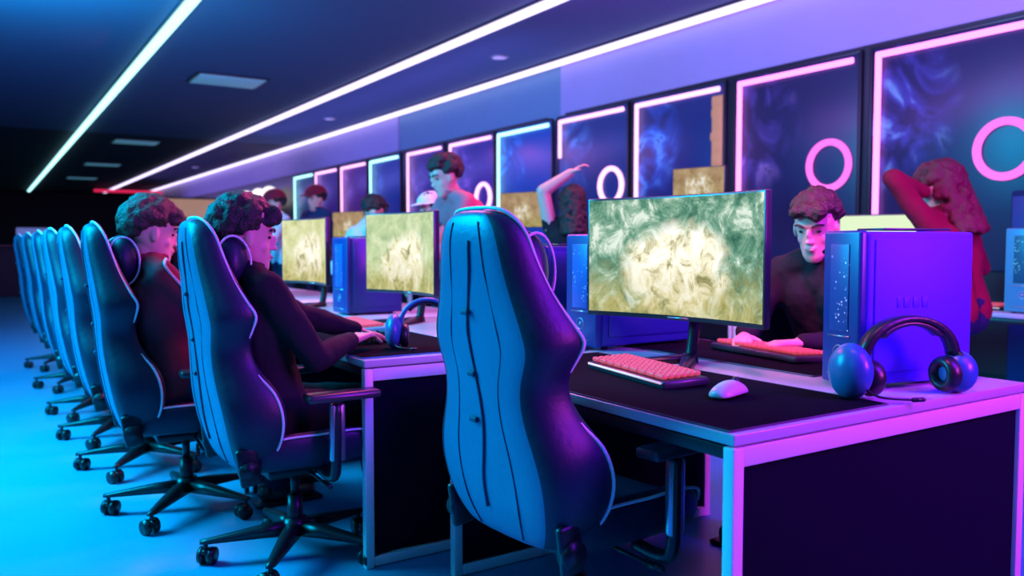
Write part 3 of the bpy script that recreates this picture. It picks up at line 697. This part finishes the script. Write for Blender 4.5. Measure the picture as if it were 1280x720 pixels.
def head_mesh(bm, M):
    """M: 4x4 from head space (face +X, up Z, origin at ear level centre)"""
    def e(c, r, rot=None):
        t = bmesh.new(); bmesh.ops.create_uvsphere(t, u_segments=20, v_segments=14, radius=1)
        m = M @ Matrix.Translation(c) @ (rot.to_matrix().to_4x4() if rot else Matrix()) @ Matrix.Diagonal((*r, 1)); bmesh.ops.transform(t, matrix=m, verts=t.verts); merge(bm, t)
    rings = []
    for z, xf, xb, hw in ((-.112, .072, .030, .018), (-.104, .082, .012, .032), (-.085, .086, -.005, .044), (-.060, .083, -.040, .054), (-.030, .082, -.070, .062),
                          (.000, .080, -.090, .068), (.030, .086, -.100, .073), (.060, .084, -.103, .075), (.085, .070, -.094, .069), (.107, .040, -.070, .050), (.119, .005, -.038, .022)):
        c = (xf + xb) / 2; a = (xf - xb) / 2
        rings.append([M @ Vector((c + a * math.cos(t), hw * math.sin(t) * (1 - .10 * math.cos(t)), z)) for t in [2 * PI * k / 28 for k in range(28)]])
    loft(bm, rings)
    e((.072, 0, .032), (.016, .048, .011))                                                        # brow
    e((.088, 0, -.004), (.012, .008, .026), Euler((0, .32, 0))); e((.097, 0, -.022), (.012, .010, .009))   # nose
    e((.082, .0, -.049), (.011, .022, .006)); e((.080, 0, -.060), (.011, .019, .007))              # lips
    for s in (-1, 1):
        e((.090, s * .009, -.026), (.008, .007, .006)); e((.048, s * .034, -.024), (.020, .019, .024))
        e((-.002, s * .072, -.005), (.016, .009, .030), Euler((0, -.15, s * .3)))

def hair_mesh(bm, M, style='curly', n=150, rs=.022, grow=1.0):
    rnd = random.Random(n * 7 + int(rs * 1000))
    def put(p, r):
        t = bmesh.new(); bmesh.ops.create_icosphere(t, subdivisions=2, radius=r); bmesh.ops.transform(t, matrix=M @ Matrix.Translation(p), verts=t.verts); merge(bm, t)
    i = 0
    while i < n:
        th = rnd.uniform(0, 2 * PI); z = rnd.uniform(-.6, 1); q = math.sqrt(1 - z * z); d = Vector((q * math.cos(th), q * math.sin(th), z))
        if d.x > .30 and z < .42: continue
        if d.x > -.05 and z < -.02: continue
        if d.x > -.45 and z < -.25: continue
        p = Vector((-.014 + d.x * .098 * grow, d.y * .080 * grow, .040 + d.z * .092 * grow)); put(p, rs * rnd.uniform(.75, 1.25)); i += 1
    t = bmesh.new(); bmesh.ops.create_uvsphere(t, u_segments=20, v_segments=12, radius=1)
    bmesh.ops.transform(t, matrix=M @ Matrix.Translation((-.022, 0, .052)) @ Matrix.Diagonal((.094, .080, .080, 1)), verts=t.verts); merge(bm, t)
    if style == 'fringe':
        for k in range(26):
            y = rnd.uniform(-.055, .055); put((.070 + rnd.uniform(-.01, .018), y, .078 + rnd.uniform(-.02, .02)), .019)
    if style == 'long':
        for k in range(110):
            s = rnd.uniform(0, 1); a = rnd.uniform(R(80), R(280)); put((-.02 + .088 * math.cos(a) - s * .02, .078 * math.sin(a), .02 - s * .26), .024)
def person(label, loc, face, top=M_black, bottom=M_jeans, hairm=M_hair, style='curly', lean=5, head_pitch=8, head_yaw=0, hands=None, pose='sit',
           seat=.47, vox=.007, hx=.0, hair_n=150, hair_r=.022, stripe=None, cap_m=None, neck_skin=None, curl=.5, roll=0, sc=1.0, bare=(), knee=.13):
    t = thing('person', label, 'person', loc, R(face)); t.scale = (sc, sc, sc)
    La = R(lean)
    pel = Vector((0, 0, seat + .10)) if pose == 'sit' else Vector((0, 0, .93))
    up = Vector((math.sin(La), 0, math.cos(La)))
    fw = Vector((math.cos(La), 0, -math.sin(La)))
    waist = pel + up * .16; chest = pel + up * .34; nb = pel + up * .49
    sh = {s: pel + up * .445 + Vector((0, s * .175, 0)) + fw * .01 for s in (-1, 1)}
    hd = nb + (up * .6 + Vector((0.25, 0, .8)) * .5).normalized() * .132
    HM = Matrix.Translation(hd) @ Matrix.Rotation(R(head_yaw), 4, 'Z') @ Matrix.Rotation(R(head_pitch), 4, 'Y') @ Matrix.Rotation(R(roll), 4, 'X') @ Matrix.Scale(1.10, 4)
    bm = B(); cl = B(); tr_ = B()
    head_mesh(bm, HM)
    chin_in = HM @ Vector((-.01, 0, -.05)); cap(bm, nb - up * .04, chin_in, .058, .052)
    def torso(b_, g):
        if g > 0: cap(b_, chest + up * .06, nb - up * .005, .095, .066)
        for s in (-1, 1):
            cap(b_, pel + Vector((0, s * .075, 0)), waist + Vector((0, s * .06, 0)), .115 + g, .10 + g)
            cap(b_, waist + Vector((0, s * .06, 0)), chest + Vector((0, s * .08, 0)), .10 + g, .115 + g)
            cap(b_, chest + Vector((0, s * .08, 0)), sh[s] - Vector((0, s * .02, .01)), .11 + g, .062 + g)
            cap(b_, sh[s], nb + up * .015, .055 + g, .05 + g * .7)
    torso(bm, -.012); torso(cl, .006)
    if hands is None: hands = {s: ((.52, s * .14, DZ + .05 - loc[2])) for s in (-1, 1)}
    for s in (-1, 1):
        hp = Vector(hands[s][:3]); upv = Vector(hands[s][3]) if len(hands[s]) > 3 else Vector((0, 0, 1))
        pole = hands[s][4] if len(hands[s]) > 4 else (-.35, s * .7, -.8)
        el, wr = ik(sh[s], hp, .29, .255, pole)
        q = 1.45 if s in bare else 1; cap(bm, sh[s], el, .042 * q, .036 * q); cap(bm, el, wr, .038 * q, .024 * q)
        if s in bare:
            cap(cl, sh[s], sh[s].lerp(el, .25), .063, .058); hand(bm, wr, (wr - el).normalized(), upv, -s, curl); continue
        cap(cl, sh[s], el, .063, .050); cap(cl, el, el + (wr - el) * .93, .051, .036)
        f = (wr - el).normalized(); hand(bm, wr, (f + Vector((0, 0, .0))), upv, -s, curl)
    if pose == 'sit':
        for s in (-1, 1):
            hip = pel + Vector((.02, s * .09, -.01)); kn = Vector((.44, s * knee, seat + .07)); an = Vector((.46 + .04 * s, s * knee, .09))
            cap(bm, hip, kn, .07, .05); cap(bm, kn, an, .048, .034); cap(tr_, hip, kn, .092, .068); cap(tr_, kn, an, .066, .052)
            cap(bm, an - Vector((.03, 0, .04)), an + Vector((.14, 0, -.055)), .036, .028)
    else:
        for s in (-1, 1):
            hip = pel + Vector((0, s * .09, -.02)); kn = Vector((.04, s * .11, .50)); an = Vector((-.02, s * .12, .09))
            cap(bm, hip, kn, .075, .052); cap(bm, kn, an, .05, .034); cap(tr_, hip, kn, .092, .066); cap(tr_, kn, an, .064, .05)
            cap(bm, an - Vector((.03, 0, .04)), an + Vector((.14, 0, -.055)), .036, .028)
    for s in (-1, 1): cap(tr_, pel + Vector((0, s * .07, -.02)), pel + Vector((0, s * .06, .03)), .118, .112)
    o = obj('body', bm, M_skin, t); add_remesh(o, vox * .7, 5)
    o = obj('top', cl, top, t, 'clothing on the upper body'); add_remesh(o, vox * 1.2, 5, .014, .09)
    # collar
    bb = B(); c = nb + up * .035
    pts = [c + Vector((math.cos(a) * .066, math.sin(a) * .066, math.sin(a) * 0)) for a in [2 * PI * k / 20 for k in range(20)]]
    tube(bb, pts, .014, 8, closed=True); obj('collar', bb, top, o)
    o = obj('trousers', tr_, bottom, t); add_remesh(o, vox * 1.3, 5, .010, .09)
    for s in (-1, 1):
        bb = B()
        an = Vector((.46 + .04 * s, s * knee, .09)) if pose == 'sit' else Vector((-.02, s * .12, .09))
        cap(bb, an + Vector((-.03, 0, -.03)), an + Vector((.15, 0, -.05)), .046, .038); box(bb, an + Vector((.06, 0, -.080)), (.30, .095, .020), bev=.009); o = obj('shoe', bb, M_blackpl, t)
    bb = B(); hair_mesh(bb, HM, style, hair_n, hair_r); o = obj('hair', bb, hairm, t); add_remesh(o, .0075, 1, .010, .02)
    for s in (-1, 1):
        bb = B(); ell(bb, HM @ Vector((.069, s * .030, .009)), (.009, .011, .006)); obj('eye', bb, M_eye, t)
        bb = B(); tube(bb, smooth_pts([HM @ Vector((.089, s * .014, .030)), HM @ Vector((.084, s * .032, .037)), HM @ Vector((.068, s * .050, .031))], 4), .0045, 6); obj('eyebrow', bb, hairm, t)
    bb = B(); ell(bb, HM @ Vector((.0895, 0, -.0540)), (.0050, .019, .0042)); obj('lips', bb, M_lip, t)
    if stripe:
        for s in (-1, 1):
            bb = B(); hp = Vector(hands[s][:3]); pole = hands[s][4] if len(hands[s]) > 4 else (-.35, s * .7, -.8)
            el, wr = ik(sh[s], hp, .29, .255, pole); off = Vector((0, s * .064, .012))
            tube(bb, smooth_pts([sh[s] + Vector((0.01, s * .01, .072)), sh[s] + Vector((.0, s * .062, .035)), sh[s].lerp(el, .5) + off * .98, el + off * .85], 5), .006, 6)
            obj('sleeve_stripe', bb, stripe, t, 'pale stripe down the sleeve')
    if cap_m:
        bb = B(); tt = bmesh.new(); bmesh.ops.create_uvsphere(tt, u_segments=24, v_segments=14, radius=1)
        bmesh.ops.bisect_plane(tt, geom=tt.verts[:] + tt.edges[:] + tt.faces[:], plane_co=(0, 0, 0), plane_no=(0, 0, -1), clear_outer=True)
        bmesh.ops.transform(tt, matrix=HM @ Matrix.Translation((-.012, 0, .055)) @ Matrix.Diagonal((.122, .100, .098, 1)), verts=tt.verts); merge(bb, tt)
        tt = bmesh.new(); bmesh.ops.create_uvsphere(tt, u_segments=20, v_segments=8, radius=1); bmesh.ops.transform(tt, matrix=HM @ Matrix.Translation((.10, 0, .060)) @ Matrix.Diagonal((.075, .065, .010, 1)), verts=tt.verts); merge(bb, tt)
        obj('cap', bb, cap_m, t, 'peaked cap')
    return t
person('person with dark curly hair and black hoodie seated second from the camera', (0.85, 2.97, 0), 4, M_black, M_black, M_hair, 'fringe',
       lean=-9, head_pitch=6, head_yaw=-6, hands={-1: (.30, -.08, .80), 1: (.46, .16, .80)}, vox=.0065, hair_n=190, hair_r=.018, seat=.465, knee=.09)
person('person with curly brown hair and maroon jacket with pale sleeve stripe, seated', (0.64, 3.74, 0), 2, M_maroon, M_jeans, M_hairb, 'fringe',
       lean=-6, head_pitch=12, hands={-1: (.40, -.10, .66), 1: (.46, .12, .66)}, vox=.0075, hair_n=200, hair_r=.021, stripe=M_stripe, seat=.485)
person('person in black with short brown hair looking down across the nearest desk', (2.98, 2.12, 0), 186, M_black, M_jeans, M_hairb, 'fringe',
       lean=20, head_pitch=20, head_yaw=14, hands={-1: (.50, -.12, .80), 1: (.50, .12, .80)}, vox=.007, hair_n=130, hair_r=.016, seat=.54)
bgv = .013
person('red haired person with arm raised to head, behind the near computer tower', (4.15, 2.28, 0), 95, M_redc, M_jeans, M_hairr, 'long', lean=10, head_pitch=20,
       hands={-1: (.3, -.3, 1.05), 1: (.14, .08, 1.42, (0, 1, 0), (.2, 1, .2))}, vox=bgv, seat=.72)
person('person with black hair and bare raised arm, left of the large monitor', (3.6, 4.80, 0), 57, M_black, M_jeans, M_hair, 'long', pose='stand', lean=4, head_pitch=15,
       hands={-1: (.30, -.2, 1.1), 1: (.02, .02, 1.80, (0, 1, 0), (0, 1, .5))}, vox=bgv, sc=.93, bare=(1,))
person('standing person in pink shirt with dark hair, leaning forward over the desk', (3.22, 5.40, 0), 178, M_pinkc, M_jeans, M_hair, 'curly', pose='stand', lean=30, head_pitch=20,
       hands={-1: (.55, -.2, .90), 1: (.55, .2, .90)}, vox=bgv, sc=1.12)
person('person in pale cap just left of the leaning person in the pink shirt', (3.36, 6.25, 0), 185, M_pinkc, M_jeans, M_hair, 'curly', pose='stand', lean=18, head_pitch=10, vox=bgv, sc=.95, cap_m=M_whitec)
person('person in white shirt with dark hair bowed low above the second monitor', (2.80, 7.35, 0), -15, M_whitec, M_jeans, M_hair, 'fringe', pose='stand', lean=32, head_pitch=25, vox=bgv, sc=1.0,
       hands={-1: (.60, -.2, 1.2), 1: (.5, .2, 1.0)})
person('person in dark clothes with red cap, in front of the purple posters', (3.5, 9.85, 0), 200, M_navyc, M_jeans, M_hair, 'curly', pose='stand', lean=4, head_pitch=10, vox=bgv, cap_m=M_redc, sc=1.1)
person('person in pale pink clothes with red cap, just above the third monitor', (2.95, 9.5, 0), 190, M_whitec, M_jeans, M_hair, 'curly', pose='stand', lean=10, head_pitch=10, vox=bgv, cap_m=M_redc, sc=1.05)
person('dark haired person far behind, between the two seated people', (2.6, 13.5, 0), 190, M_redc, M_jeans, M_hair, 'curly', pose='stand', lean=5, vox=bgv, sc=.95)

# ------------------------------------------------------------------ far end
t = thing('service_counter', 'long dark counter across the far end of the aisle', 'counter', (-1.0, 21.2, 0))
bb = B(); box(bb, (0, .3, .55), (7.5, .6, 1.1), bev=.02); obj('body', bb, M_walld, t)
bb = B(); box(bb, (0, .3, 1.12), (7.6, .7, .05), bev=.01); obj('counter_top', bb, M_blackpl, t)
for k, (x, w, m) in enumerate(((-.02, .38, G_dimblue), (0.93, .62, G_dimblue))):
    bb = B(); box(bb, (x, 21.3, 1.44), (w, .06, .16), bev=.02); o = obj('light_box', bb, m); tag(o, ('dim blue light bar at the left edge above the far counter', 'wider dim lavender light bar above the far counter, left of the chairs')[k], 'light')
    bb = B(); cyl(bb, (x, 21.3, 1.145), (x, 21.3, 1.37), .02); obj('light_stand', bb, M_blackpl, o)
bb = B(); box(bb, (6.2, 40, 3.48), (4.2, .1, .12), bev=.03); o = obj('neon_bar', bb, G_red); tag(o, 'short red neon bar at the far end of the middle ceiling strip', 'light')
bb = B(); cyl(bb, (5, 40, 3.5), (5, 40, CH), .02); cyl(bb, (7, 40, 3.5), (7, 40, CH), .02); obj('hanger', bb, M_blackpl, o)
for k, (x, y, wd) in enumerate(((6.5, 24.5, 'left'), (6.5, 23.2, 'middle'), (6.5, 22.2, 'right'))):
    t = thing('globe_lamp', 'white globe lamp far behind the person in black, %s of three' % wd, 'lamp', (x, y, 2.45), 0, 'globe lamps on the far wall')
    bb = B(); ell(bb, (0, 0, 0), (.24, .24, .26), None, 20, 14); obj('globe', bb, G_white, t)
    bb = B(); cyl(bb, (.1, 0, .0), (.36, 0, 0), .03); obj('bracket', bb, M_metal, t)
bpy.context.view_layer.update()
